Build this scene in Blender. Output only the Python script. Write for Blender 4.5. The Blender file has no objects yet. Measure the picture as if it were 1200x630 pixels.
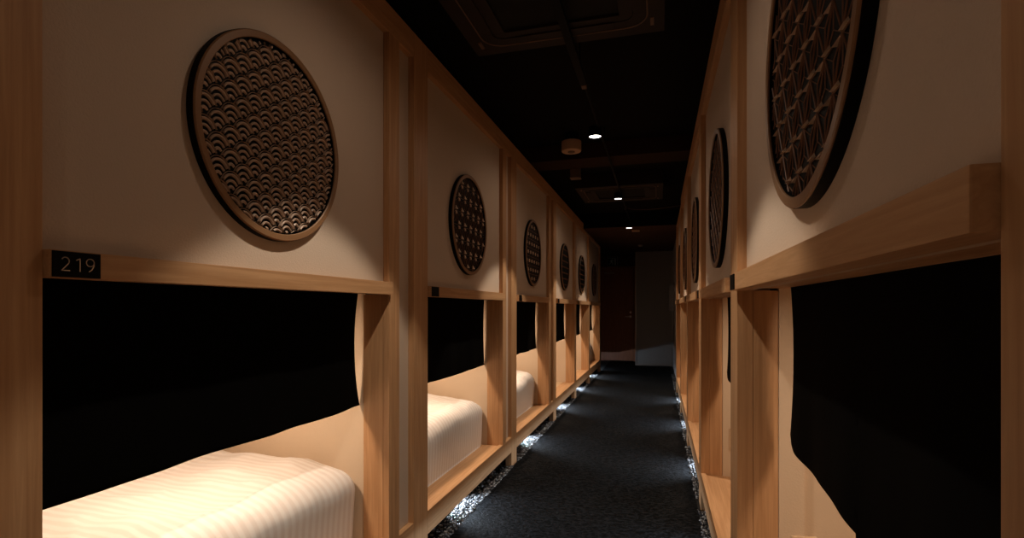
import bpy, bmesh, math, random
from mathutils import Vector, noise
random.seed(7)
C = bpy.context.scene.collection
sc = bpy.context.scene

# ------------------------------------------------------------------ camera, world, exposure
H0 = 1.278                      # eye height
cam_d = bpy.data.cameras.new('camera'); cam = bpy.data.objects.new('camera', cam_d); C.objects.link(cam)
cam.location = (0, 0, H0); cam.rotation_euler = (math.radians(90), 0, math.radians(15.75))
cam_d.sensor_width = 36; cam_d.lens = 610 / 1200 * 36; cam_d.shift_y = 46 / 1200
cam_d.clip_start = 0.02
sc.camera = cam
w = bpy.data.worlds.new('world'); sc.world = w; w.use_nodes = True
w.node_tree.nodes['Background'].inputs[0].default_value = (0.9, 0.6, 0.4, 1)
w.node_tree.nodes['Background'].inputs[1].default_value = 0.0
sc.view_settings.view_transform = 'Standard'; sc.view_settings.look = 'None'
sc.view_settings.gamma = 1; sc.view_settings.exposure = 0.0; sc.view_settings.use_curve_mapping = False

SPOT_Y = (-0.72, 1.56, 3.84, 6.10, 8.38)   # ceiling spots
SPOT_X = -0.45; SPOT_Z = 2.535
SPOT_W = 50; SPOT_CORE = 75; SPOT_SPILL = 5.6; SPOT_COL = (1.0, 0.84, 0.66); SPILL_COL = (1.0, 0.74, 0.54)
BUNK_W = 8.5; BUNK_COL = (1.0, 0.72, 0.50)
FLOOR_W = 42; END_W = 10; FLOOR_COL = (0.72, 0.86, 1.0)

# ------------------------------------------------------------------ materials
def mat(name, col, rough=0.5, metal=0.0, spec=0.5):
    m = bpy.data.materials.new(name); m.use_nodes = True
    b = m.node_tree.nodes['Principled BSDF']
    b.inputs['Base Color'].default_value = (*col, 1); b.inputs['Roughness'].default_value = rough
    b.inputs['Metallic'].default_value = metal; b.inputs['Specular IOR Level'].default_value = spec
    return m
def nodes(m): return m.node_tree.nodes, m.node_tree.links, m.node_tree.nodes['Principled BSDF']
def coords(m, scale):
    n, l, b = nodes(m); t = n.new('ShaderNodeTexCoord'); mp = n.new('ShaderNodeMapping')
    mp.inputs['Scale'].default_value = scale; l.new(t.outputs['Object'], mp.inputs['Vector']); return mp.outputs[0]
def ramp(m, fac, stops):
    n, l, b = nodes(m); r = n.new('ShaderNodeValToRGB'); l.new(fac, r.inputs[0])
    e = r.color_ramp.elements
    e[0].position, e[0].color = stops[0][0], (*stops[0][1], 1); e[1].position, e[1].color = stops[-1][0], (*stops[-1][1], 1)
    for p, c in stops[1:-1]: x = e.new(p); x.color = (*c, 1)
    return r.outputs[0]
def noi(m, vec, scale, detail=4, rough=0.5, dist=0.0):
    n, l, b = nodes(m); t = n.new('ShaderNodeTexNoise'); t.inputs['Scale'].default_value = scale
    t.inputs['Detail'].default_value = detail; t.inputs['Roughness'].default_value = rough; t.inputs['Distortion'].default_value = dist
    l.new(vec, t.inputs['Vector']); return t.outputs['Fac']
def bump(m, h, strength, dist=0.01):
    n, l, b = nodes(m); t = n.new('ShaderNodeBump'); t.inputs['Strength'].default_value = strength
    t.inputs['Distance'].default_value = dist; l.new(h, t.inputs['Height']); l.new(t.outputs[0], b.inputs['Normal'])
def wood(name, scale, light, dark, rough=0.5):
    m = mat(name, light, rough, 0, 0.35); n, l, b = nodes(m)
    v = coords(m, scale)
    f = noi(m, v, 1.0, 6, 0.62, 0.6)
    c = ramp(m, f, [(0.30, dark), (0.5, tuple((a + d) / 2 for a, d in zip(light, dark))), (0.66, light)])
    l.new(c, b.inputs['Base Color']); bump(m, f, 0.06, 0.004)
    return m
WL, WD = (0.64, 0.380, 0.200), (0.47, 0.250, 0.115)
M = {}
M['wood_v'] = wood('pale cypress vertical grain', (55, 55, 2.2), WL, WD)
M['wood_y'] = wood('pale cypress long grain', (55, 2.2, 55), WL, WD)
M['wood_x'] = wood('pale cypress cross grain', (2.2, 40, 40), WL, WD)
M['plaster'] = mat('cream wall covering', (0.64, 0.52, 0.42), 0.85, 0, 0.2)
v = coords(M['plaster'], (1, 1, 1)); f = noi(M['plaster'], v, 150, 3, 0.7); bump(M['plaster'], f, 0.5, 0.003)
M['inner'] = mat('cream inner wall covering', (0.70, 0.56, 0.42), 0.8, 0, 0.2)
v = coords(M['inner'], (1, 1, 1)); f = noi(M['inner'], v, 150, 3, 0.6); bump(M['inner'], f, 0.3, 0.003)
M['board'] = wood('pale inner floor board', (2, 30, 30), (0.68, 0.50, 0.33), (0.58, 0.41, 0.25))
M['black'] = mat('black lacquer', (0.003, 0.003, 0.003), 0.55, 0, 0.10)
M['curtain'] = mat('black blackout cloth', (0.0018, 0.0017, 0.0016), 0.95, 0, 0.05)
M['lattice'] = mat('stained carved wood', (0.22, 0.10, 0.052), 0.42, 0, 0.45)
M['wave'] = mat('stained carved wave wood', (0.50, 0.35, 0.26), 0.35, 0, 0.6)
M['facet'] = mat('pale carved facets', (0.80, 0.60, 0.44), 0.4, 0, 0.5)  # star facets: light reflecting in the recesses, put into the pale colour
M['rim'] = mat('stained hoop wood', (0.27, 0.145, 0.070), 0.42, 0, 0.45)
M['steel'] = mat('brushed steel', (0.62, 0.52, 0.44), 0.3, 1.0)
M['dull_steel'] = mat('dull steel', (0.35, 0.33, 0.32), 0.45, 0.7)
M['blackpaint'] = mat('matt black ceiling paint', (0.006, 0.0055, 0.005), 0.9, 0, 0.1)
M['beam'] = mat('dark brown beam paint', (0.035, 0.017, 0.009), 0.8, 0, 0.1)
M['low_ceiling'] = mat('dark brown low ceiling', (0.07, 0.034, 0.02), 0.8, 0, 0.15)
M['ac'] = mat('dark brown enamel', (0.015, 0.008, 0.005), 0.6, 0, 0.3)
M['ac_line'] = mat('lighter enamel edge', (0.17, 0.105, 0.07), 0.5, 0, 0.3)  # lighter brown than the panel enamel
M['ac_grille'] = mat('near black grille', (0.006, 0.005, 0.004), 0.7, 0, 0.2)
M['cream_plastic'] = mat('cream plastic', (0.55, 0.36, 0.24), 0.5)
M['grey_wall'] = mat('grey woven wall covering', (0.085, 0.075, 0.068), 0.85, 0, 0.2)
v = coords(M['grey_wall'], (1, 1, 1)); f = noi(M['grey_wall'], v, 60, 4, 0.7)
nn, ll, bb = nodes(M['grey_wall']); ll.new(ramp(M['grey_wall'], f, [(0.3, (0.26, 0.245, 0.235)), (0.7, (0.34, 0.32, 0.31))]), bb.inputs['Base Color'])
M['door'] = wood('dark red brown veneer', (60, 60, 2.5), (0.55, 0.20, 0.09), (0.42, 0.145, 0.065), 0.45)
M['head'] = mat('brown wall paint', (0.13, 0.07, 0.05), 0.8, 0, 0.2)
M['sign'] = mat('dark green sign panel', (0.004, 0.012, 0.009), 0.3)
M['sign_fig'] = mat('pale sign figure', (0.75, 0.85, 0.8), 0.5)
# carpet
m = M['carpet'] = mat('black ribbed loop carpet', (0.02, 0.02, 0.022), 0.8, 0, 0.08)
n, l, b = nodes(m)
v = coords(m, (32, 58, 60)); f1 = noi(m, v, 1.0, 3, 0.6, 0.8); v2 = coords(m, (3, 3, 3)); f2 = noi(m, v2, 1.0, 3)
c = ramp(m, f1, [(0.45, (0.0006, 0.0006, 0.0007)), (0.57, (0.011, 0.0118, 0.0137))]); l.new(c, b.inputs['Base Color'])
bump(m, f1, 1.0, 0.012)
M['dark_floor'] = mat('black screed', (0.008, 0.008, 0.009), 0.9)
m = M['pebble'] = mat('polished dark pebble', (0.05, 0.05, 0.055), 0.25, 0, 0.6)
n, l, b = nodes(m); g = n.new('ShaderNodeNewGeometry')
l.new(ramp(m, g.outputs['Random Per Island'], [(0.0, (0.018, 0.018, 0.02)), (0.7, (0.07, 0.07, 0.075)), (1.0, (0.25, 0.25, 0.26))]), b.inputs['Base Color'])
# satin stripe linen
m = M['linen'] = mat('white satin stripe linen', (0.8, 0.78, 0.75), 0.7, 0, 0.3)
n, l, b = nodes(m)
t = n.new('ShaderNodeTexCoord'); sp = n.new('ShaderNodeSeparateXYZ'); l.new(t.outputs['Object'], sp.inputs[0])
nz = noi(m, t.outputs['Object'], 3.0, 2)
ma = n.new('ShaderNodeMath'); ma.operation = 'MULTIPLY_ADD'; ma.inputs[1].default_value = 0.02; l.new(nz, ma.inputs[0]); l.new(sp.outputs['Y'], ma.inputs[2])
mb = n.new('ShaderNodeMath'); mb.operation = 'MULTIPLY'; mb.inputs[1].default_value = 2 * math.pi / 0.038; l.new(ma.outputs[0], mb.inputs[0])
ms = n.new('ShaderNodeMath'); ms.operation = 'SINE'; l.new(mb.outputs[0], ms.inputs[0])
mr = n.new('ShaderNodeMapRange'); mr.inputs[1].default_value = -0.5; mr.inputs[2].default_value = 0.5; l.new(ms.outputs[0], mr.inputs[0])
l.new(ramp(m, mr.outputs[0], [(0.0, (0.76, 0.72, 0.70)), (1.0, (0.85, 0.83, 0.82))]), b.inputs['Base Color'])
rr = ramp(m, mr.outputs[0], [(0.0, (0.8,) * 3), (1.0, (0.5,) * 3)]); l.new(rr, b.inputs['Roughness'])
def emis(name, col, s):
    m = mat(name, (0, 0, 0)); b = m.node_tree.nodes['Principled BSDF']
    b.inputs['Emission Color'].default_value = (*col, 1); b.inputs['Emission Strength'].default_value = s; return m
M['lens'] = emis('lit lens', (1.0, 0.93, 0.86), 6)
M['warm_lens'] = emis('lit warm lens', (1.0, 0.72, 0.45), 3)
M['cool_lens'] = emis('lit cool lens', (0.8, 0.9, 1.0), 2)

# ------------------------------------------------------------------ mesh helpers
def bx(bm, x0, x1, y0, y1, z0, z1, bev=0.0):
    x0, x1 = min(x0, x1), max(x0, x1); y0, y1 = min(y0, y1), max(y0, y1); z0, z1 = min(z0, z1), max(z0, z1)
    r = bmesh.ops.create_cube(bm, size=1.0)
    for q in r['verts']:
        q.co = Vector(((x0 + x1) / 2 + q.co.x * (x1 - x0), (y0 + y1) / 2 + q.co.y * (y1 - y0), (z0 + z1) / 2 + q.co.z * (z1 - z0)))
    if bev:
        es = list({e for q in r['verts'] for e in q.link_edges})
        bmesh.ops.bevel(bm, geom=es, offset=bev, segments=2, affect='EDGES', profile=0.7)
def cyl(bm, p0, p1, r0, r1=None, seg=24, caps=True):
    r1 = r0 if r1 is None else r1; p0, p1 = Vector(p0), Vector(p1); d = (p1 - p0)
    q = d.to_track_quat('Z', 'Y'); a = []; bb = []
    for i in range(seg):
        t = 2 * math.pi * i / seg; o = Vector((math.cos(t), math.sin(t), 0))
        a.append(bm.verts.new(p0 + q @ (o * r0))); bb.append(bm.verts.new(p1 + q @ (o * r1)))
    for i in range(seg):
        j = (i + 1) % seg; bm.faces.new((a[i], a[j], bb[j], bb[i]))
    if caps: bm.faces.new(a[::-1]); bm.faces.new(bb)
def tube(bm, pts, r, seg=8):
    pts = [Vector(p) for p in pts]; rings = []
    for i, p in enumerate(pts):
        d = (pts[min(i + 1, len(pts) - 1)] - pts[max(i - 1, 0)]).normalized(); q = d.to_track_quat('Z', 'Y')
        rings.append([bm.verts.new(p + q @ Vector((math.cos(2 * math.pi * k / seg) * r, math.sin(2 * math.pi * k / seg) * r, 0))) for k in range(seg)])
    for a, c in zip(rings, rings[1:]):
        for k in range(seg): j = (k + 1) % seg; bm.faces.new((a[k], a[j], c[j], c[k]))
    bm.faces.new(rings[0][::-1]); bm.faces.new(rings[-1])
def lathe(bm, prof, loc, axis='Z', seg=48):
    """prof: list of (r, h); axis Z up"""
    rings = []
    for r, h in prof:
        ring = []
        for k in range(seg):
            t = 2 * math.pi * k / seg; ring.append(bm.verts.new(Vector(loc) + Vector((r * math.cos(t), r * math.sin(t), h))))
        rings.append(ring)
    for a, c in zip(rings, rings[1:]):
        for k in range(seg): j = (k + 1) % seg; bm.faces.new((a[k], a[j], c[j], c[k]))
    if prof[0][0] > 1e-6: bm.faces.new(rings[0][::-1])
    if prof[-1][0] > 1e-6: bm.faces.new(rings[-1])
def obj(name, bm, m, parent=None, smooth=False):
    bmesh.ops.recalc_face_normals(bm, faces=bm.faces)
    me = bpy.data.meshes.new(name); bm.to_mesh(me); bm.free()
    o = bpy.data.objects.new(name, me); C.objects.link(o); me.materials.append(m)
    if smooth:
        for p in me.polygons: p.use_smooth = True
    if parent: o.parent = parent; o.matrix_parent_inverse = root_inv(parent)
    return o
def root_inv(p):
    from mathutils import Matrix
    mtx = Matrix.Translation(p.location)
    q = p.parent
    return mtx.inverted() if p.type == 'EMPTY' else Matrix.Identity(4)
def thing(name, label, cat, loc, group=None):
    o = bpy.data.objects.new(name, None); C.objects.link(o); o.location = loc; o.empty_display_size = 0.05
    o['label'] = label; o['category'] = cat
    if group: o['group'] = group
    return o
def tag(o, label, cat, group=None):
    o['label'] = label; o['category'] = cat
    if group: o['group'] = group
    return o
def struct(name, bm, m, smooth=False):
    o = obj(name, bm, m, None, smooth); o['kind'] = 'structure'; return o
def box(name, m, x0, x1, y0, y1, z0, z1, parent=None, bev=0.0):
    bm = bmesh.new(); bx(bm, x0, x1, y0, y1, z0, z1, bev); return obj(name, bm, m, parent)
def light(name, kind, loc, energy, col, parent=None, rot=(0, 0, 0), **kw):
    d = bpy.data.lights.new(name, kind); d.energy = energy; d.color = col
    for k, val in kw.items(): setattr(d, k, val)
    o = bpy.data.objects.new(name, d); C.objects.link(o); o.location = loc; o.rotation_euler = rot
    if parent:
        o.parent = parent; o.matrix_parent_inverse = root_inv(parent)
    return o

# ------------------------------------------------------------------ structure
XL, XR = -1.15, 0.258           # front planes of the two rows
Z_CEIL, Z_LOW = 2.77, 2.543
def sbox(name, m, *a): o = box(name, m, *a); o['kind'] = 'structure'; return o
sbox('floor', M['carpet'], XL + 0.018, XR - 0.018, -2.5, 13.0, -0.05, 0.0)
sbox('floor_left', M['dark_floor'], -3.5, XL + 0.017, -2.5, 13.0, -0.06, -0.012)
sbox('floor_right', M['dark_floor'], XR - 0.017, 2.7, -2.5, 13.0, -0.06, -0.012)
sbox('ceiling', M['blackpaint'], -3.5, 2.7, -2.5, 8.26, Z_CEIL, Z_CEIL + 0.08)
sbox('ceiling_low', M['low_ceiling'], -3.5, 2.7, 8.275, 13.0, Z_LOW, Z_CEIL + 0.08)
sbox('trim_1', M['blackpaint'], -3.5, 2.7, 8.261, 8.274, Z_LOW, Z_CEIL + 0.08)      # black upstand of the low ceiling
sbox('trim_2', M['beam'], -3.5, 2.7, 4.70, 5.02, 2.630, Z_CEIL + .01)                      # cross beam
sbox('wall_left', M['blackpaint'], -3.6, -3.5, -2.5, 13.0, -0.06, 2.86)
sbox('wall_right', M['blackpaint'], 2.7, 2.8, -2.5, 13.0, -0.06, 2.86)
sbox('wall_back', M['blackpaint'], -3.6, 2.8, -2.6, -2.5, -0.06, 2.86)
sbox('wall_far', M['head'], -3.6, -0.50, 12.92, 13.04, -0.05, 2.543)
bm = bmesh.new(); bx(bm, -0.50, 2.7, 12.0, 13.04, -0.05, 2.543); struct('wall_far_right', bm, M['grey_wall'])
sbox('wall_left_end', M['head'], -1.62, -1.50, 10.86, 12.92, -0.05, 2.543)
sbox('wall_right_end', M['grey_wall'], 0.30, 0.42, 8.80, 12.0, -0.05, 2.543)
sbox('wall_left_near', M['plaster'], XL - 0.10, XL - 0.03, -2.5, 0.55, 0.0, Z_CEIL)
sbox('wall_right_near', M['plaster'], XR + 0.03, XR + 0.10, -2.5, 0.31, 0.0, Z_CEIL)
sbox('trim_3', M['dull_steel'], -0.508, -0.48, 11.985, 12.012, 0.0, Z_LOW)          # corner bead
sbox('trim_4', M['dull_steel'], 0.272, 0.30, 11.95, 11.999, 0.0, Z_LOW)
sbox('baseboard_far', M['dull_steel'], -0.478, 0.27, 11.99, 11.999, 0.0, 0.04)
# door
door = box('door_1', M['door'], -1.30, -0.60, 12.875, 12.915, 0.012, 2.235, None, 0.003); door['kind'] = 'structure'
bm = bmesh.new(); bx(bm, -1.36, -1.303, 12.86, 12.92, 0, 2.29, .003); bx(bm, -0.597, -0.52, 12.86, 12.92, 0, 2.29, .003); bx(bm, -1.303, -0.597, 12.86, 12.92, 2.238, 2.29, .003)
obj('door_frame', bm, M['door'], door)
bm = bmesh.new(); cyl(bm, (-0.66, 12.872, 1.075), (-0.66, 12.82, 1.075), 0.012); bx(bm, -0.78, -0.65, 12.81, 12.826, 1.066, 1.084, 0.004); cyl(bm, (-0.66, 12.874, 1.075), (-0.66, 12.866, 1.075), 0.028)
obj('door_handle', bm, M['steel'], door)
bm = bmesh.new(); cyl(bm, (-0.66, 12.874, 1.18), (-0.66, 12.86, 1.18), 0.024); obj('door_lock', bm, M['steel'], door)
bm = bmesh.new(); bx(bm, -1.27, -1.03, 12.83, 12.873, 2.11, 2.16, .004); bx(bm, -1.12, -1.10, 12.70, 12.83, 2.165, 2.18, .003); obj('door_closer', bm, M['cream_plastic'], door)
# exit sign
t = thing('exit_sign', 'small square emergency exit sign with running figure above the brown door', 'sign', (-1.09, 12.9, 2.30))
box('sign_box', M['dull_steel'], -1.215, -0.965, 12.86, 12.918, 2.292, 2.535, t, .003)
box('sign_panel', M['sign'], -1.20, -0.98, 12.855, 12.8595, 2.305, 2.520, t)
bm = bmesh.new()
def strip2(bm, pts, wd, y0, y1, plane):
    for (a, c) in zip(pts, pts[1:]):
        a2, c2 = Vector(a), Vector(c); d = (c2 - a2)
        if d.length < 1e-6: continue
        nrm = Vector((-d.y, d.x)).normalized() * wd / 2
        q = [a2 + nrm, a2 - nrm, c2 - nrm, c2 + nrm]
        vs = [bm.verts.new(plane(p, y0)) for p in q] + [bm.verts.new(plane(p, y1)) for p in q]
        for f in ((0, 1, 2, 3), (7, 6, 5, 4), (0, 4, 5, 1), (1, 5, 6, 2), (2, 6, 7, 3), (3, 7, 4, 0)): bm.faces.new([vs[i] for i in f])
pl = lambda p, y: Vector((-1.09 + p.x, y, 2.41 + p.y))
for pts, wd in (([(-.01, .045), (-.02, -.01)], .03), ([(-.02, -.01), (.02, -.035), (.0, -.075)], .017), ([(-.02, -.01), (-.045, -.04), (-.075, -.06)], .017),
                ([(-.01, .04), (.03, .02), (.05, .035)], .013), ([(-.01, .04), (-.045, .02), (-.06, -.005)], .013), ([(.005, .062), (.005, .085)], .024),
                ([(.07, -.085), (.07, .085)], .03), ([(-.09, .085), (.08, .085)], .008)):
    strip2(bm, pts, wd, 12.8535, 12.8545, pl)
obj('running_figure', bm, M['sign_fig'], t)
# meter box on the right end wall
t = thing('wall_box', 'grey metal cabinet on the far right wall beside the grey wall', 'cabinet', (0.3, 11.2, 1.2))
box('cabinet_body', M['grey_wall'], 0.215, 0.299, 11.0, 11.5, 1.22, 1.75, t, .004)
box('cabinet_door', M['grey_wall'], 0.207, 0.2145, 11.02, 11.48, 1.24, 1.73, t, .002)

# ------------------------------------------------------------------ capsules
D_BEV = 0.0022
DEPTH = 1.95
def capsule(side, y0, L, label, post_end=None, slot=True, pitch_end=None, plate=True, digits=False, ztop=2.624, own_light=1.0, zt_split=None):
    """side -1/+1. y0: start of near post. L: opening length.  near post -> opening -> (P + slot) -> pitch_end"""
    XF = XL if side < 0 else XR
    W = lambda w_: XF + side * w_
    QW = 0.159 if side < 0 else 0.17
    a = y0 + QW; e = a + L
    end = pitch_end
    t = thing('sleeping_capsule', label, 'capsule bed', (W(0.05), (y0 + end) / 2, 0), 'capsule sleeping cabins lining the corridor')
    Pp = lambda nm, m, w0, w1, ya, yb, za, zb, bev=D_BEV, par=t: box(nm, M[m], W(w0), W(w1), ya, yb, za, zb, par, bev)
    Pp('post', 'wood_v', 0, 0.05, y0, a, -0.012, ztop)
    if post_end: Pp('post', 'wood_v', 0, 0.05, post_end[0], post_end[1], -0.012, ztop)
    if slot:
        Pp('post', 'wood_v', 0.0, 0.0295, e, e + 0.094, 0.232, 2.503)
        Pp('narrow_panel', 'plaster', 0.030, 0.05, e + 0.0945, end - 0.0005, 0.232, 2.503, 0)
    ye = post_end[0] if post_end else end
    if zt_split:
        Pp('top_beam', 'wood_y', 0, 0.05, a + .0005, zt_split, 2.504, ztop); Pp('top_beam', 'wood_y', 0, 0.05, zt_split + .0005, ye - .0005, 2.504, Z_LOW - 0.002)
    else:
        Pp('top_beam', 'wood_y', 0, 0.05, a + .0005, ye - .0005, 2.504, ztop)
    Pp('lintel', 'wood_y', -0.02, 0.0295, a + .0005, e - (.0005), 1.338, 1.393)
    Pp('upper_panel', 'plaster', 0.030, 0.05, a + .0005, e + (.0 if not slot else .094), 1.34, 2.503, 0)
    Pp('bottom_rail', 'wood_y', 0, 0.03, a + .0005, ye - .0005, 0.11, 0.2315)
    Pp('sill', 'wood_y', 0.0305, 0.17, a + .0005, e - .0005, 0.20, 0.2235)
    # jamb boards, head board
    Pp('jamb', 'wood_v', 0.0305 if slot else 0.0505, 0.128, e, e + 0.018, 0.2, 1.338); Pp('jamb', 'wood_v', 0.0505, 0.128, a - 0.018, a, 0.2, 1.338)
    if not slot: pass
    Pp('head_board', 'wood_y', 0.0515, 0.17, a, e, 1.345, 1.36)
    # inner shell
    iw = dict(bev=0)
    Pp('side_wall', 'inner', 0.1285, DEPTH, e + 0.006, e + 0.018, 0.17, 1.40, **iw)
    Pp('side_wall', 'inner', 0.1285, DEPTH, a - 0.018, a - 0.006, 0.17, 1.40, **iw)
    Pp('back_wall', 'inner', DEPTH + .0005, DEPTH + 0.02, a - 0.018, e + 0.018, 0.17, 1.40, **iw)
    Pp('inner_ceiling', 'inner', 0.1705, DEPTH, a - 0.0055, e + 0.0055, 1.385, 1.40, **iw)
    Pp('floor_board', 'board', 0.1705, DEPTH, a - 0.0055, e + 0.0055, 0.17, 0.2225, **iw)
    Pp('kick_board', 'black', 0.30, 0.32, y0, ye, -0.01, 0.17, **iw)
    # inner lamp at the ceiling, towards the back
    ym = (a + e) / 2
    lamp = Pp('ceiling_lamp', 'cream_plastic', 0.32, 0.44, ym - 0.09, ym + 0.09, 1.36, 1.3845, .004)
    Pp('lamp_lens', 'warm_lens', 0.33, 0.43, ym - 0.08, ym + 0.08, 1.357, 1.3595, 0, lamp)
    light('capsule_light', 'AREA', (W(0.38), ym, 1.352), BUNK_W * own_light * (1.12 if side < 0 else 0.66), BUNK_COL, t, shape='SQUARE', size=0.14, spread=math.radians(175))
    # wooden switch box on the far inner side wall
    if side > 0: s = Pp('switch_box', 'board', 0.165, 0.245, e - 0.014, e + 0.0055, 0.385, 0.525, .005)
    # footlight behind the bottom rail
    fl = Pp('footlight', 'black', 0.185, 0.235, ym - 0.03, ym + 0.03, 0.112, 0.165, .003)
    light('foot_light', 'SPOT', (W(0.21), ym, 0.100), FLOOR_W, FLOOR_COL, t, rot=(0, math.radians(58) * side, 0), spot_size=math.radians(110), spot_blend=0.8, shadow_soft_size=0.006)
    if post_end: Pp('light_block_board', 'black', 0.0505, 0.30, ye - 0.02, ye, -0.01, 0.17, 0)  # added board, stops foot light leaking behind the end post
    Pp('footlight_lens', 'cool_lens', 0.192, 0.228, ym - 0.022, ym + 0.022, 0.109, 0.1115, 0, fl)
    if side > 0: Pp('shade_band_strip', 'inner', 0.1285, 0.205, e - 0.006, e + 0.0055, 0.2235, 1.384, 0)  # added strip standing in for the shaded band of the side wall
    # number plate
    if side < 0: pa, pb = a + 0.0022, a + 0.092
    else: pa, pb = e - 0.092, e - 0.002
    npl = Pp('number_plate', 'black', -0.0235, -0.0203, pa, pb, 1.3395, 1.3905, 0.0006)
    if digits:
        bm = bmesh.new(); Lp = pb - pa; X0 = W(-0.0236); X1 = W(-0.0246)
        def pln(p, xx): return Vector((xx, pa + p.x * Lp, 1.3395 + p.y * 0.051))
        def add(pts, wd=0.0017):
            for (p0, p1) in zip(pts, pts[1:]):
                A = Vector((p0[0] * Lp, p0[1] * .051)); B = Vector((p1[0] * Lp, p1[1] * .051)); d = B - A
                nr = Vector((-d.y, d.x)).normalized() * wd / 2; ex = d.normalized() * wd * .25
                q = [A + nr - ex, A - nr - ex, B - nr + ex, B + nr + ex]
                vs = [bm.verts.new((xx, pa + p.x, 1.3395 + p.y)) for xx in (X0, X1) for p in q]
                for f in ((0, 1, 2, 3), (7, 6, 5, 4), (0, 4, 5, 1), (1, 5, 6, 2), (2, 6, 7, 3), (3, 7, 4, 0)): bm.faces.new([vs[i] for i in f])
        arc = lambda cx, cy, rx, ry, t0, t1, n=12: [(cx + rx * math.cos(math.radians(t0 + (t1 - t0) * i / n)), cy + ry * math.sin(math.radians(t0 + (t1 - t0) * i / n))) for i in range(n + 1)]
        add(arc(.245, .62, .075, .15, 150, -35) + [(.17, .26), (.33, .26)])
        add([(.47, .68), (.545, .75), (.545, .25)])
        add(arc(.765, .62, .085, .15, 0, 360, 22)); add([(.85, .62), (.845, .50), (.80, .34), (.74, .26)])
        obj('room_number', bm, M['steel'], npl)
    return t

def curtain(side, y0, y1, label, gap_top=0.03, gap_mid=0.06, gap_bot=0.0, long_from=None, seed=0, zb=0.838):
    XF = XL if side < 0 else XR
    bm = bmesh.new(); nu, nv = 90, 36; zt = 1.3445
    cols = []
    rnd = random.Random(seed); ph = [rnd.uniform(0, 6.28) for _ in range(4)]
    for face in (0, 1):
        grid = []
        for i in range(nu + 1):
            u = i / nu; row = []
            for j in range(nv + 1):
                vv = j / nv                       # 0 top 1 bottom
                g = gap_top * (1 - vv) ** 2 + gap_mid * 4 * vv * (1 - vv) * .8 + gap_bot * vv ** 2
                y = y0 + (y1 - g - y0) * u
                drop = zb
                drop += 0.0025 * math.sin(y * 7 + ph[0]) + 0.0012 * math.sin(y * 17 + ph[1])
                if long_from is not None: drop -= 0.16 if y < long_from else 0.040 * max(0, 1 - (y - long_from) / (y1 - long_from))
                if gap_bot > 0.05:                # rounded lower corner
                    r = 0.07; dd = (1 - u) * (y1 - y0)
                    if dd < r: drop += 0.045 * (1 - math.sqrt(max(0, 1 - (1 - dd / r) ** 2)))
                z = zt + (drop - zt) * vv
                wv = (0.001 + 0.003 * vv) * (math.sin(y * 14 + ph[2] + vv * .8) + 0.4 * math.sin(y * 31 + ph[3]))
                ww = 0.147 + wv + (0.0025 if face else 0)
                row.append(bm.verts.new((XF + side * ww, y, z)))
            grid.append(row)
        cols.append(grid)
        for i in range(nu):
            for j in range(nv): bm.faces.new((grid[i][j], grid[i + 1][j], grid[i + 1][j + 1], grid[i][j + 1]))
    A, B = cols
    for i in range(nu):
        for j in (0, nv): bm.faces.new((A[i][j], A[i + 1][j], B[i + 1][j], B[i][j]))
    for j in range(nv):
        for i in (0, nu): bm.faces.new((A[i][j], A[i][j + 1], B[i][j + 1], B[i][j]))
    o = obj('curtain', bm, M['curtain'], None, True)
    return tag(o, label, 'curtain', 'black curtains across the capsule openings')

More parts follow.
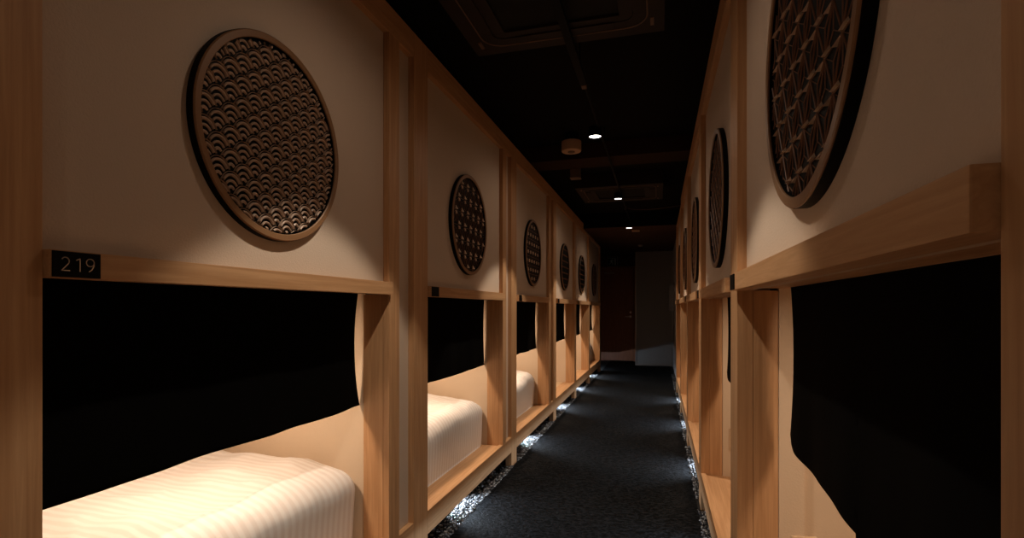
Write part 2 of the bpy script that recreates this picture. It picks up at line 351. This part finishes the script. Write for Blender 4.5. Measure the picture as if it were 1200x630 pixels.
def duvet(side, y0, y1, label, seed):
    XF = XL if side < 0 else XR
    bm = bmesh.new(); hx, hy, hz = 0.90, (y1 - y0) / 2 - 0.004, 0.198
    nx, ny, nz = 60, 54, 22; cx = XF + side * (0.142 + hx); cy = (y0 + y1) / 2; cz = 0.2245 + hz
    off = Vector((seed * 3.1, seed * 1.7, 0))
    def rb(p):
        r, rp_ = 0.135, 0.05
        x = max(-hx + rp_, min(hx - rp_, p.x)); y = max(-hy + rp_, min(hy - rp_, p.y)); d = Vector((p.x - x, p.y - y))
        if d.length > 1e-6: d = d.normalized() * rp_
        x, y = x + d.x, y + d.y
        if abs(p.x) < hx - rp_ and abs(p.y) < hy - rp_: x, y = p.x, p.y
        t_ = max(0.0, (p.z - (hz - r)) / r); ins = r * (1 - math.sqrt(max(0, 1 - t_ * t_)))
        return Vector((x * (hx - ins) / hx, y * (hy - ins * .8) / hy, p.z))
    vmap = {}
    def V(i, j, k):
        key = (i, j, k)
        if key in vmap: return vmap[key]
        p = Vector((-hx + 2 * hx * i / nx, -hy + 2 * hy * j / ny, -hz + 2 * hz * k / nz)); q = rb(p)
        wpos = Vector((q.x * side, q.y, q.z)) + off
        top = max(0.0, min(1.0, (q.z + hz) / (2 * hz)))
        n1 = noise.noise(wpos * 2.2) * 0.034 + noise.noise(wpos * 6) * 0.016
        rid = 1 - abs(noise.noise(Vector((wpos.x * 3, wpos.y * 7, wpos.z * 3)) * 1.2)) ; n2 = (rid ** 6) * 0.010
        dx = (noise.noise(wpos * 4 + Vector((9, 0, 0))) * 0.010) * top
        x = q.x * side * 1.0
        xx = cx + (q.x * side)
        # the front face leans a little back at the foot and bulges at the top
        front = max(0, 1 - (q.x + hx) / 0.3)
        xx += side * front * (0.018 * (1 - top) - 0.0 + dx)
        yy = cy + q.y
        zz = cz + q.z + top * (n1 + n2 - 0.012)
        # sink towards the ends of the front edge
        zz -= top * front * 0.02
        vmap[key] = bm.verts.new((xx, yy, max(0.2242, zz)))
        return vmap[key]
    for i in range(nx):
        for j in range(ny):
            bm.faces.new((V(i, j, nz), V(i + 1, j, nz), V(i + 1, j + 1, nz), V(i, j + 1, nz))); bm.faces.new((V(i, j, 0), V(i, j + 1, 0), V(i + 1, j + 1, 0), V(i + 1, j, 0)))
    for i in range(nx):
        for k in range(nz):
            for j in (0, ny): bm.faces.new((V(i, j, k), V(i + 1, j, k), V(i + 1, j, k + 1), V(i, j, k + 1)))
    for j in range(ny):
        for k in range(nz):
            for i in (0, nx): bm.faces.new((V(i, j, k), V(i, j + 1, k), V(i, j + 1, k + 1), V(i, j, k + 1)))
    o = obj('duvet', bm, M['linen'], None, True)
    return tag(o, label, 'duvet', 'striped duvets on the capsule beds')

# ---- medallions
def medallion(side, yc, R, style, label, zc=1.808):
    XF = XL if side < 0 else XR
    xb = XF + side * 0.0296; out = -side      # back plane and outward direction
    t = thing('wall_medallion', label, 'wall decoration', (xb, yc, zc), 'round carved medallions above the capsules')
    def P(a_, b_, h): return Vector((xb + out * h, yc + a_, zc + b_))
    seg = 96
    def disc(name, prof, m, smooth=False):
        bm = bmesh.new(); rings = []
        for r, h in prof: rings.append([bm.verts.new(P(r * math.cos(2 * math.pi * k / seg), r * math.sin(2 * math.pi * k / seg), h)) for k in range(seg)])
        closed = prof[0] == prof[-1]
        if closed: 
            for q in rings.pop(): bm.verts.remove(q)
        n = len(rings)
        for i in range(n if closed else n - 1):
            A, B = rings[i], rings[(i + 1) % n]
            for k in range(seg): j = (k + 1) % seg; bm.faces.new((A[k], A[j], B[j], B[k]))
        if not closed: bm.faces.new(rings[0]); bm.faces.new(rings[-1])
        return obj(name, bm, m, t, smooth)
    rw = R * 0.072; ri = R - rw
    disc('drum', [(R, 0), (R, 0.0195), (R - 0.002, 0.0205), (ri, 0.0205), (ri, 0.0125), (0.001, 0.0125)], M['black'])
    disc('hoop', [(ri, 0.0208), (ri, 0.0245), (ri + .002, 0.026), (R - .004, 0.026), (R - .001, 0.0235), (R - .001, 0.0208), (ri, 0.0208)], M['rim'])
    bm = bmesh.new(); fac = bmesh.new(); usef = False
    Ri = ri - 0.0015
    def strip(A, B, wd, h0, h1, target=None):
        target = target or bm
        A, B = Vector(A), Vector(B)
        # clip to circle
        d = B - A; aa = d.dot(d)
        if aa < 1e-9: return
        bb = 2 * A.dot(d); cc = A.dot(A) - Ri * Ri; disc_ = bb * bb - 4 * aa * cc
        if disc_ <= 0: return
        s_ = math.sqrt(disc_); t0, t1 = max(0, (-bb - s_) / (2 * aa)), min(1, (-bb + s_) / (2 * aa))
        if t1 - t0 < 1e-3: return
        A, B = A + d * t0, A + d * t1
        nr = Vector((-d.y, d.x)).normalized() * wd / 2
        prof = [(-1, h0), (-0.75, h1 * .92), (0, h1), (0.75, h1 * .92), (1, h0)]
        va = [target.verts.new(P(*(A + nr * q), h)) for q, h in prof]; vb = [target.verts.new(P(*(B + nr * q), h)) for q, h in prof]
        for i in range(4): target.faces.new((va[i], va[i + 1], vb[i + 1], vb[i]))
        target.faces.new((va[0], vb[0], vb[4], va[4])); target.faces.new(va); target.faces.new(vb[::-1])
    def tri(pts, h0, h1):
        if any(Vector(p).length > Ri for p in pts): return
        vs = [fac.verts.new(P(p[0], p[1], h1 if i == 0 else h0)) for i, p in enumerate(pts)]
        vb = [fac.verts.new(P(p[0], p[1], 0.0128)) for p in pts]
        fac.faces.new(vs); fac.faces.new(vb[::-1])
        for i in range(3): j = (i + 1) % 3; fac.faces.new((vs[i], vs[j], vb[j], vb[i]))
    if style == 'waves':
        RU = 0.0644; kx = 0.707                      # standard scale pattern, narrowed sideways
        nr_ = int(Ri / (RU / 2)) + 3; cen = [(i * RU, j * RU / 2 - 0.012) for j in range(-nr_, nr_ + 1) for i in range(-8, 9) if (i + j) % 2 == 0]
        for (cx, cy) in cen:
            if math.hypot(cx * kx, cy) > Ri + RU: continue
            low = [(cx - RU, cy - RU / 2), (cx + RU, cy - RU / 2), (cx, cy - RU), (cx - RU, cy - 1.5 * RU), (cx + RU, cy - 1.5 * RU)]
            for rc, wd, top in ((0.0626, 0.0018, .0185), (0.0528, 0.0085, .0195), (0.0362, 0.0078, .0180), (0.0190, 0.0095, .0165)):
                n = 48; run = []
                def flush(run):
                    if len(run) < 2: return
                    prof = [(-1, 0.0128), (-0.85, top - .002), (-0.3, top), (0.4, top - .0008), (0.85, top - .003), (1, 0.0128)]
                    sec = [[bm.verts.new(P(kx * (cx + (rc - q * wd / 2) * math.cos(th)), cy + (rc - q * wd / 2) * math.sin(th), h)) for q, h in prof] for th in run]
                    for s0, s1 in zip(sec, sec[1:]):
                        for k in range(5): bm.faces.new((s0[k], s0[k + 1], s1[k + 1], s1[k]))
                    bm.faces.new(sec[0]); bm.faces.new(sec[-1][::-1])
                for k in range(n + 1):
                    th = math.radians(-2 + 184 * k / n); x, y = cx + rc * math.cos(th), cy + rc * math.sin(th)
                    ok = math.hypot(x * kx, y) < Ri - wd * .5 and all(math.hypot(x - a_, y - b_) > RU + wd * .35 for a_, b_ in low)
                    if ok: run.append(th)
                    else: flush(run); run = []
                flush(run)
    elif style in ('star', 'star_small'):
        a_ = 0.089 if style == 'star' else 0.098; hh = a_ * .866
        o0 = (0.012, -0.026)
        wd = 0.0026
        for j in range(-6, 7):
            for i in range(-8, 9):
                x = i * a_ + (j % 2) * a_ / 2 + o0[0]; y = j * hh + o0[1]
                if math.hypot(x, y) > Ri + a_: continue
                p = Vector((x, y)); q1 = p + Vector((a_, 0)); q2 = p + Vector((a_ / 2, hh)); q3 = p + Vector((-a_ / 2, hh))
                for A, B in ((p, q1), (p, q2), (p, q3)): strip(A, B, wd, 0.0128, 0.0158)
                for tr in ((p, q1, q2), (p, q2, q3)):
                    c_ = (tr[0] + tr[1] + tr[2]) / 3
                    for q in tr: strip(q, c_, wd * .7, 0.0128, 0.0150)
                if style == 'star':
                    tri([p + Vector((-.26 * a_, .13 * a_)), p + Vector((-.05 * a_, .015 * a_)), p + Vector((-.34 * a_, .02 * a_))], .0215, .0135)
                    tri([p + Vector((.24 * a_, -.14 * a_)), p + Vector((.06 * a_, -.03 * a_)), p + Vector((.34 * a_, -.03 * a_))], .0165, .0235)
                else:
                    tri([p + Vector((0, .30 * a_)), p + Vector((-.15 * a_, .06 * a_)), p + Vector((.15 * a_, .06 * a_))], .024, .0135)
                    tri([p + Vector((0, -.24 * a_)), p + Vector((-.12 * a_, -.06 * a_)), p + Vector((.12 * a_, -.06 * a_))], .017, .0235)
                usef = True
    elif style == 'dots':
        for j in range(-4, 5):
            for i in range(-4, 5):
                x = i * 0.098 + (j % 2) * .049; y = j * 0.082; s_ = 0.0115
                if math.hypot(x, y) > Ri - .02: continue
                q = [(x - s_, y - s_), (x + s_, y - s_), (x + s_, y + s_), (x - s_, y + s_)]
                for k in range(4): strip(q[k], q[(k + 1) % 4], 0.006, 0.0128, 0.0165, fac)
                usef = True
        for k in range(-7, 8): strip((-.4, k * .041), (.4, k * .041), .003, .0128, .0145); strip((k * .049, -.4), (k * .049, .4), .003, .0128, .0142)
    elif style in ('bands', 'net', 'plain'):
        st = {'bands': 0.075, 'net': 0.062, 'plain': 0.09}[style]
        for k in range(-8, 9):
            c_ = k * st
            if style == 'net':
                strip((-.5, c_ * 1.4 - .42), (.5, c_ * 1.4 + .42), .004, .0128, .018); strip((-.5, c_ * 1.4 + .42), (.5, c_ * 1.4 - .42), .004, .0128, .0172)
            elif style == 'bands':
                strip((-.5, c_), (.5, c_), .003, .0128, .0145)
                for q in range(-8, 9):
                    for sg in (-1, 1): strip((q * .066 + (k % 2) * .033, c_ - .014), (q * .066 + (k % 2) * .033 + .012 * sg, c_ + .006), .0045, .0128, .0165)
            else:
                strip((-.5, c_), (.5, c_), .004, .0128, .0165); strip((c_, -.5), (c_, .5), .004, .0128, .0165)
    o = obj('carved_lattice', bm, M['wave'] if style == 'waves' else M['lattice'], t)
    if usef:                                   # paler facets are a second material of the same carving
        bmesh.ops.recalc_face_normals(fac, faces=fac.faces); me2 = bpy.data.meshes.new('facets'); fac.to_mesh(me2)
        o.data.materials.append(M['facet']); b2 = bmesh.new(); b2.from_mesh(o.data); n0 = len(b2.faces); b2.from_mesh(me2)
        b2.faces.ensure_lookup_table()
        for f in b2.faces[n0:]: f.material_index = 1
        b2.to_mesh(o.data); b2.free(); bpy.data.meshes.remove(me2)
    fac.free()
    return t

# left row -------------------------------------------------------
OP = 1.3474
L_Y = [0.5656, 2.3137, 4.0618, 5.8099]              # starts of the near posts
Q = 0.159
ordl = ['nearest', 'second', 'third', 'fourth', 'fifth', 'farthest']
left = []   # (a, e)
for i in range(3):
    y0 = L_Y[i]; nxt = L_Y[i + 1]
    capsule(-1, y0, OP, ['wooden capsule cabin numbered 219, nearest on the left of the corridor',
                         'second wooden capsule cabin on the left, just past the number 219 cabin',
                         'third wooden capsule cabin from the front in the left row, with a made bed'][i], None, True, nxt, True, i == 0)
    left.append((y0 + Q, y0 + Q + OP))
lf = [(5.8099, 7.345), (7.345, 8.895), (8.895, 10.62)]
for i, (y0, y1) in enumerate(lf):
    zt = 2.624 if i == 0 else (2.624 if i == 1 else Z_LOW - .002)
    capsule(-1, y0, y1 - y0 - Q, ['fourth wooden capsule cabin in the left row, showing an empty bare floor',
                                  'fifth wooden capsule cabin in the left row, under the start of the low ceiling',
                                  'farthest wooden capsule cabin on the left, beside the brown door'][i],
            (y1, y1 + 0.16) if i == 2 else None, False, y1, True, False, zt, zt_split=8.26 if i == 1 else None)
    left.append((y0 + Q, y1))
styl = ['waves', 'star_small', 'dots', 'bands', 'bands', 'plain']
mlab = ['large round medallion carved with overlapping wave scales above the number 219 plate',
        'round medallion with pale star facets, second in the left row', 'round medallion with rows of small pale squares, third in the left row',
        'round medallion with fine pale rows, fourth in the left row', 'round medallion with fine rows, fifth in the left row', 'farthest round medallion in the left row, dark and narrow']
clab = ['wide black curtain under the 219 plate, hanging above the nearest striped duvet', 'black curtain in the second opening of the left row',
        'black curtain in the third opening of the left row', 'black curtain in the fourth left opening, above a bare floor', 'black curtain in the fifth left opening, above a bare floor', 'black curtain in the farthest left opening, showing a bright gap']
for i, (a, e) in enumerate(left):
    medallion(-1, (a + e) / 2 - 0.012, 0.317 if e - a > 1.3 and i < 3 else 0.30, styl[i], mlab[i])
    curtain(-1, a - 0.004, e + 0.004, clab[i], [.018, .012, .012, .02, .03, .10][i], [.05, .03, .035, .05, .06, .16][i], 0.0, None, i)
for i, lb in ((0, 'white striped duvet on the nearest left bed, below the wide black curtain'), (1, 'white striped duvet on the second left bed, bulging over its wooden sill'),
              (2, 'white duvet on the third left bed, rounded end showing past the post'), (5, 'white duvet in the farthest left capsule, just a sliver showing')):
    a, e = left[i]; duvet(-1, a, e, lb, i + 1)

# right row ------------------------------------------------------
RP = 1.594; RQ = 0.17; R0 = 0.3275
rlab = ['nearest wooden capsule cabin on the right, seen edge-on with a big jutting lintel', 'second wooden capsule cabin on the right, with a bare floor board', 'third wooden capsule cabin on the right',
        'fourth wooden capsule cabin on the right', 'farthest wooden capsule cabin on the right']
rml = ['large round star-lattice medallion cut off by the top of the photo, nearest on the right', 'narrow dark medallion with diagonal net lines, second on the right', 'dark medallion sliver, third on the right',
       'dark medallion sliver, fourth on the right', 'thinnest dark medallion, farthest on the right']
rcl = ['big black curtain on the right with slanted lower hem and a cream gap beside it', 'black curtain edge in the second right opening', 'black curtain in the third right opening', 'black curtain in the fourth right opening', 'black curtain in the farthest right opening']
for i in range(5):
    y0 = R0 + i * RP; a, e = y0 + RQ, y0 + RP
    zt = 2.624 if i < 4 else 2.624
    last = i == 4
    capsule(1, y0, RP - RQ, rlab[i], (e, e + 0.12) if last else None, False, e, True, False, zt if not last else 2.54)
    medallion(1, (a + e) / 2 - 0.085, 0.332, ['star', 'net', 'net', 'plain', 'plain'][i], rml[i])
    curtain(1, a - 0.004, e + 0.0, rcl[i], .085, .10, .085, (a + 0.765) if i == 0 else None, 10 + i)

# ------------------------------------------------------------------ pebble strips
def pebbles(side, label):
    XF = XL if side < 0 else XR
    rnd = random.Random(3 + side); bmt = bmesh.new(); bmesh.ops.create_icosphere(bmt, subdivisions=2, radius=1); tv = [q.co.copy() for q in bmt.verts]; tf = [[q.index for q in f.verts] for f in bmt.faces]; bmt.free()
    bmt = bmesh.new(); bmesh.ops.create_icosphere(bmt, subdivisions=1, radius=1); sv = [q.co.copy() for q in bmt.verts]; sf = [[q.index for q in f.verts] for f in bmt.faces]; bmt.free()
    vs, fs = [], []
    y = 0.6
    posts = [(a_ - .159, a_) for a_, e_ in left] + [(10.62, 10.78)] if side < 0 else [(R0 + i * RP, R0 + i * RP + RQ) for i in range(6)]
    while y < 10.5:
        st = 0.020 if y < 7 else 0.028
        xw = -0.012
        while xw < 0.29:
            T, F = (tv, tf) if y < 6 else (sv, sf)
            rx, ry, rz = rnd.uniform(.008, .014), rnd.uniform(.008, .015), rnd.uniform(.005, .009)
            if any(p0 - .016 < y < p1 + .016 for p0, p1 in posts) and xw < .07: xw += st; continue
            an = rnd.uniform(0, 6.28); ca, sa = math.cos(an), math.sin(an)
            px = XF + side * (xw + rnd.uniform(-.006, .006)); py = y + rnd.uniform(-.007, .007); pz = rnd.uniform(-.006, .003); b0 = len(vs)
            for q in T:
                k = 1 + 0.12 * math.sin(q.x * 5 + an * 3) ; x_, y_ = q.x * rx * k, q.y * ry; vs.append((px + x_ * ca - y_ * sa, py + x_ * sa + y_ * ca, pz + q.z * rz))
            fs += [[b0 + i for i in f] for f in F]
            xw += st
        y += st
    me = bpy.data.meshes.new('pebbles'); me.from_pydata(vs, [], fs); me.materials.append(M['pebble'])
    for p in me.polygons: p.use_smooth = True
    o = bpy.data.objects.new('pebbles', me); C.objects.link(o); tag(o, label, 'pebbles'); o['kind'] = 'stuff'
pebbles(-1, 'strip of glossy dark pebbles under the left row of capsules')
pebbles(1, 'strip of glossy dark pebbles under the right row of capsules')

t = thing('added_floor_light', 'added low black hooded light, real source unseen, past the last left capsule, before the brown door', 'floor light', (-1.37, 11.3, 0))  # added light for the lit strip on door and end wall
bm = bmesh.new(); bx(bm, -1.49, -1.25, 10.90, 11.70, 0.14, 0.146); bx(bm, -1.49, -1.48, 10.90, 11.70, 0.001, 0.1395); bx(bm, -1.479, -1.25, 10.90, 10.91, 0.001, 0.1395)  # hood shaped to cut the top edge of that light
obj('light_cut_hood', bm, M['black'], t)
box('added_lamp_body', M['black'], -1.44, -1.40, 10.98, 11.02, 0.001, 0.09, t, .002)
light('added_floor_beam', 'POINT', (-1.42, 11.0, 0.10), END_W, FLOOR_COL, t, shadow_soft_size=0.005)

# ------------------------------------------------------------------ ceiling: spots, track, air conditioners, detectors
tr = thing('lighting_track', 'thin black lighting track running along the ceiling between the rows', 'track', (-0.42, 3, Z_CEIL))
box('track_bar', M['black'], -0.445, -0.405, -1.4, 3.05, 2.584, 2.604, tr, .002)
bm = bmesh.new(); tube(bm, [(-0.42, 3.05, 2.594), (-0.42, 8.24, 2.594)], 0.009); obj('conduit', bm, M['black'], tr)
bm = bmesh.new(); bx(bm, -0.44, -0.41, 3.05, 3.10, 2.580, 2.606, .003); obj('end_cap', bm, M['ac_line'], tr)
bm = bmesh.new()
for yy in (-1.2, 0.6, 2.9, 4.3, 7.4): cyl(bm, (-0.425, yy, 2.605), (-0.425, yy, Z_CEIL - .001 if yy != 4.3 else Z_CEIL - .001), 0.005, seg=8)
obj('hanger', bm, M['black'], tr)
sl = ['spotlight just behind the camera on the ceiling track', 'spotlight on the ceiling track above the nearest capsules, out of view overhead', 'brightest lit ceiling spotlight, beside the round cream detector drum',
      'lit ceiling spotlight hanging in front of the farther air conditioner', 'smallest lit spotlight, at the edge of the low far ceiling']
for i, y in enumerate(SPOT_Y):
    zz = SPOT_Z if i < 4 else SPOT_Z
    t = thing('ceiling_spotlight', sl[i], 'spotlight', (SPOT_X, y, 2.59 if i < 4 else Z_LOW), 'ceiling spotlights along the corridor')
    if i < 4:
        bm = bmesh.new(); lathe(bm, [(.012, .085), (.012, .075), (.048, .07), (.052, .03), (.052, 0.001), (.046, 0.001), (.044, .012), (.001, .012)], (SPOT_X, y, SPOT_Z - .003), seg=32); obj('lamp_housing', bm, M['black'], t)
        lz = SPOT_Z + .004
    else:
        bm = bmesh.new(); lathe(bm, [(.060, .0065), (.060, 0.001), (.048, 0.001), (.046, .0065), (.060, .0065)], (SPOT_X, y, Z_LOW - .0072), seg=32); obj('trim_ring', bm, M['ac_line'], t)
        lz = Z_LOW - .004
    bm = bmesh.new(); lathe(bm, [(.043, 0.002), (.043, 0), (.001, -.0005)], (SPOT_X, y, lz), seg=32); obj('lens', bm, M['lens'], t)
    light('spot_beam', 'SPOT', (SPOT_X, y, lz - .012), SPOT_W, SPOT_COL, t, spot_size=math.radians(79), spot_blend=0.18, shadow_soft_size=0.022)
    light('spot_core', 'SPOT', (SPOT_X, y, lz - .012), SPOT_CORE, SPOT_COL, t, spot_size=math.radians(62), spot_blend=1.0, shadow_soft_size=0.022)
    light('spot_spill', 'SPOT', (SPOT_X, y, lz - .012), SPOT_SPILL, SPILL_COL, t, spot_size=math.radians(172), spot_blend=0.6, shadow_soft_size=0.04)

def aircon(xc, yc, label):
    t = thing('air_conditioner', label, 'air conditioner', (xc, yc, Z_CEIL), 'ceiling cassette air conditioners')
    hw, hd = 0.475, 0.43; z0 = 2.618
    bm = bmesh.new()
    for (x0, x1, y0, y1) in ((-hw, hw, -hd, -hd + .19), (-hw, hw, hd - .19, hd), (-hw, -hw + .2, -hd + .19, hd - .19), (hw - .2, hw, -hd + .19, hd - .19)):
        bx(bm, xc + x0, xc + x1, yc + y0, yc + y1, z0, Z_CEIL - .001, .002)
    obj('panel', bm, M['ac'], t)
    box('intake_grille', M['ac_grille'], xc - hw + .202, xc + hw - .202, yc - hd + .192, yc + hd - .192, z0 + .012, Z_CEIL - .001, t)
    def rr(hx, hy, r, rad, z, mname, nm):
        pts = []
        for cx, cy, t0 in ((hx - r, hy - r, 0), (-hx + r, hy - r, 90), (-hx + r, -hy + r, 180), (hx - r, -hy + r, 270)):
            for k in range(7): an = math.radians(t0 + 15 * k); pts.append((xc + cx + r * math.cos(an), yc + cy + r * math.sin(an), z))
        pts.append(pts[0]); bm = bmesh.new(); tube(bm, pts, rad, 6); obj(nm, bm, M[mname], t)
    rr(.40, .355, .10, .0035, z0 - .001, 'ac_line', 'outer_bead'); rr(.335, .29, .05, .003, z0, 'ac_grille', 'inner_bead')
    for (x0, x1, y0, y1) in ((-.24, .24, -.335, -.285), (-.24, .24, .285, .335), (-.38, -.33, -.2, .2), (.33, .38, -.2, .2)):
        box('louvre', M['ac'], xc + x0, xc + x1, yc + y0, yc + y1, z0 - .006, z0 - .001, t, .002)
    for (x, y) in ((-.42, .32), (.42, .32), (-.42, -.32), (.42, -.32)):
        box('clip', M['ac_line'], xc + x - .008, xc + x + .008, yc + y - .03, yc + y + .03, z0 - .008, z0 - .0005, t, .002)
aircon(-0.45, 2.19, 'big dark cassette air conditioner at the top edge, nearest the camera')
aircon(-0.43, 6.23, 'farther dark cassette air conditioner behind the second spotlight')
t = thing('smoke_detector', 'round cream drum detector on the ceiling beside the brightest spotlight', 'detector', (-0.719, 4.42, Z_CEIL))
bm = bmesh.new(); lathe(bm, [(.083, .085), (.084, .080), (.084, .006), (.080, 0), (.001, 0)], (-0.719, 4.42, 2.615)); obj('detector_body', bm, M['cream_plastic'], t)
bm = bmesh.new(); cyl(bm, (-0.719, 4.42, 2.7005), (-0.719, 4.42, Z_CEIL - .001), .06); obj('detector_base', bm, M['black'], t)
bm = bmesh.new(); lathe(bm, [(.03, .001), (.03, -.004), (.026, -.006), (.001, -.006)], (-0.719, 4.42, 2.6138), seg=24); obj('detector_grille', bm, M['ac_line'], t)
t = thing('junction_box', 'small brown box on the dark ceiling between cross beam and air conditioner', 'box', (-.84, 5.35, Z_CEIL))
box('box_body', M['ac_line'], -.90, -.80, 5.45, 5.55, 2.66, Z_CEIL - .001, t, .003); box('box_lid', M['ac_line'], -.905, -.795, 5.445, 5.555, 2.652, 2.6595, t, .002)
t = thing('emergency_light', 'small flat pale fitting on the low ceiling beside the smallest spotlight', 'light fitting', (-0.36, 8.69, Z_LOW))
bm = bmesh.new(); bx(bm, -.42, -.30, 8.62, 8.76, Z_LOW - .016, Z_LOW - .001, .004); obj('fitting_body', bm, M['cream_plastic'], t)
t = thing('smoke_detector', 'small round grey detector on the low ceiling near the far grey wall', 'detector', (-0.345, 10.7, Z_LOW))
bm = bmesh.new(); lathe(bm, [(.055, .019), (.055, .008), (.04, -.012), (.03, -.015), (.001, -.015)], (-0.345, 10.7, Z_LOW - .02), seg=32); obj('detector_body', bm, M['dull_steel'], t)
bm = bmesh.new(); pts = [(-.44 + .75 * k / 14, 7.75, 2.735 - .035 * math.sin(math.pi * (k / 14) ** .7)) for k in range(15)]; tube(bm, pts, .005, 6)
cyl(bm, (-.46, 7.75, 2.769), (-.46, 7.75, 2.715), .02, seg=12)
tag(obj('hanging_cable', bm, M['ac_line'], None), 'thin pale cable sagging under the dark ceiling before the low ceiling', 'cable')
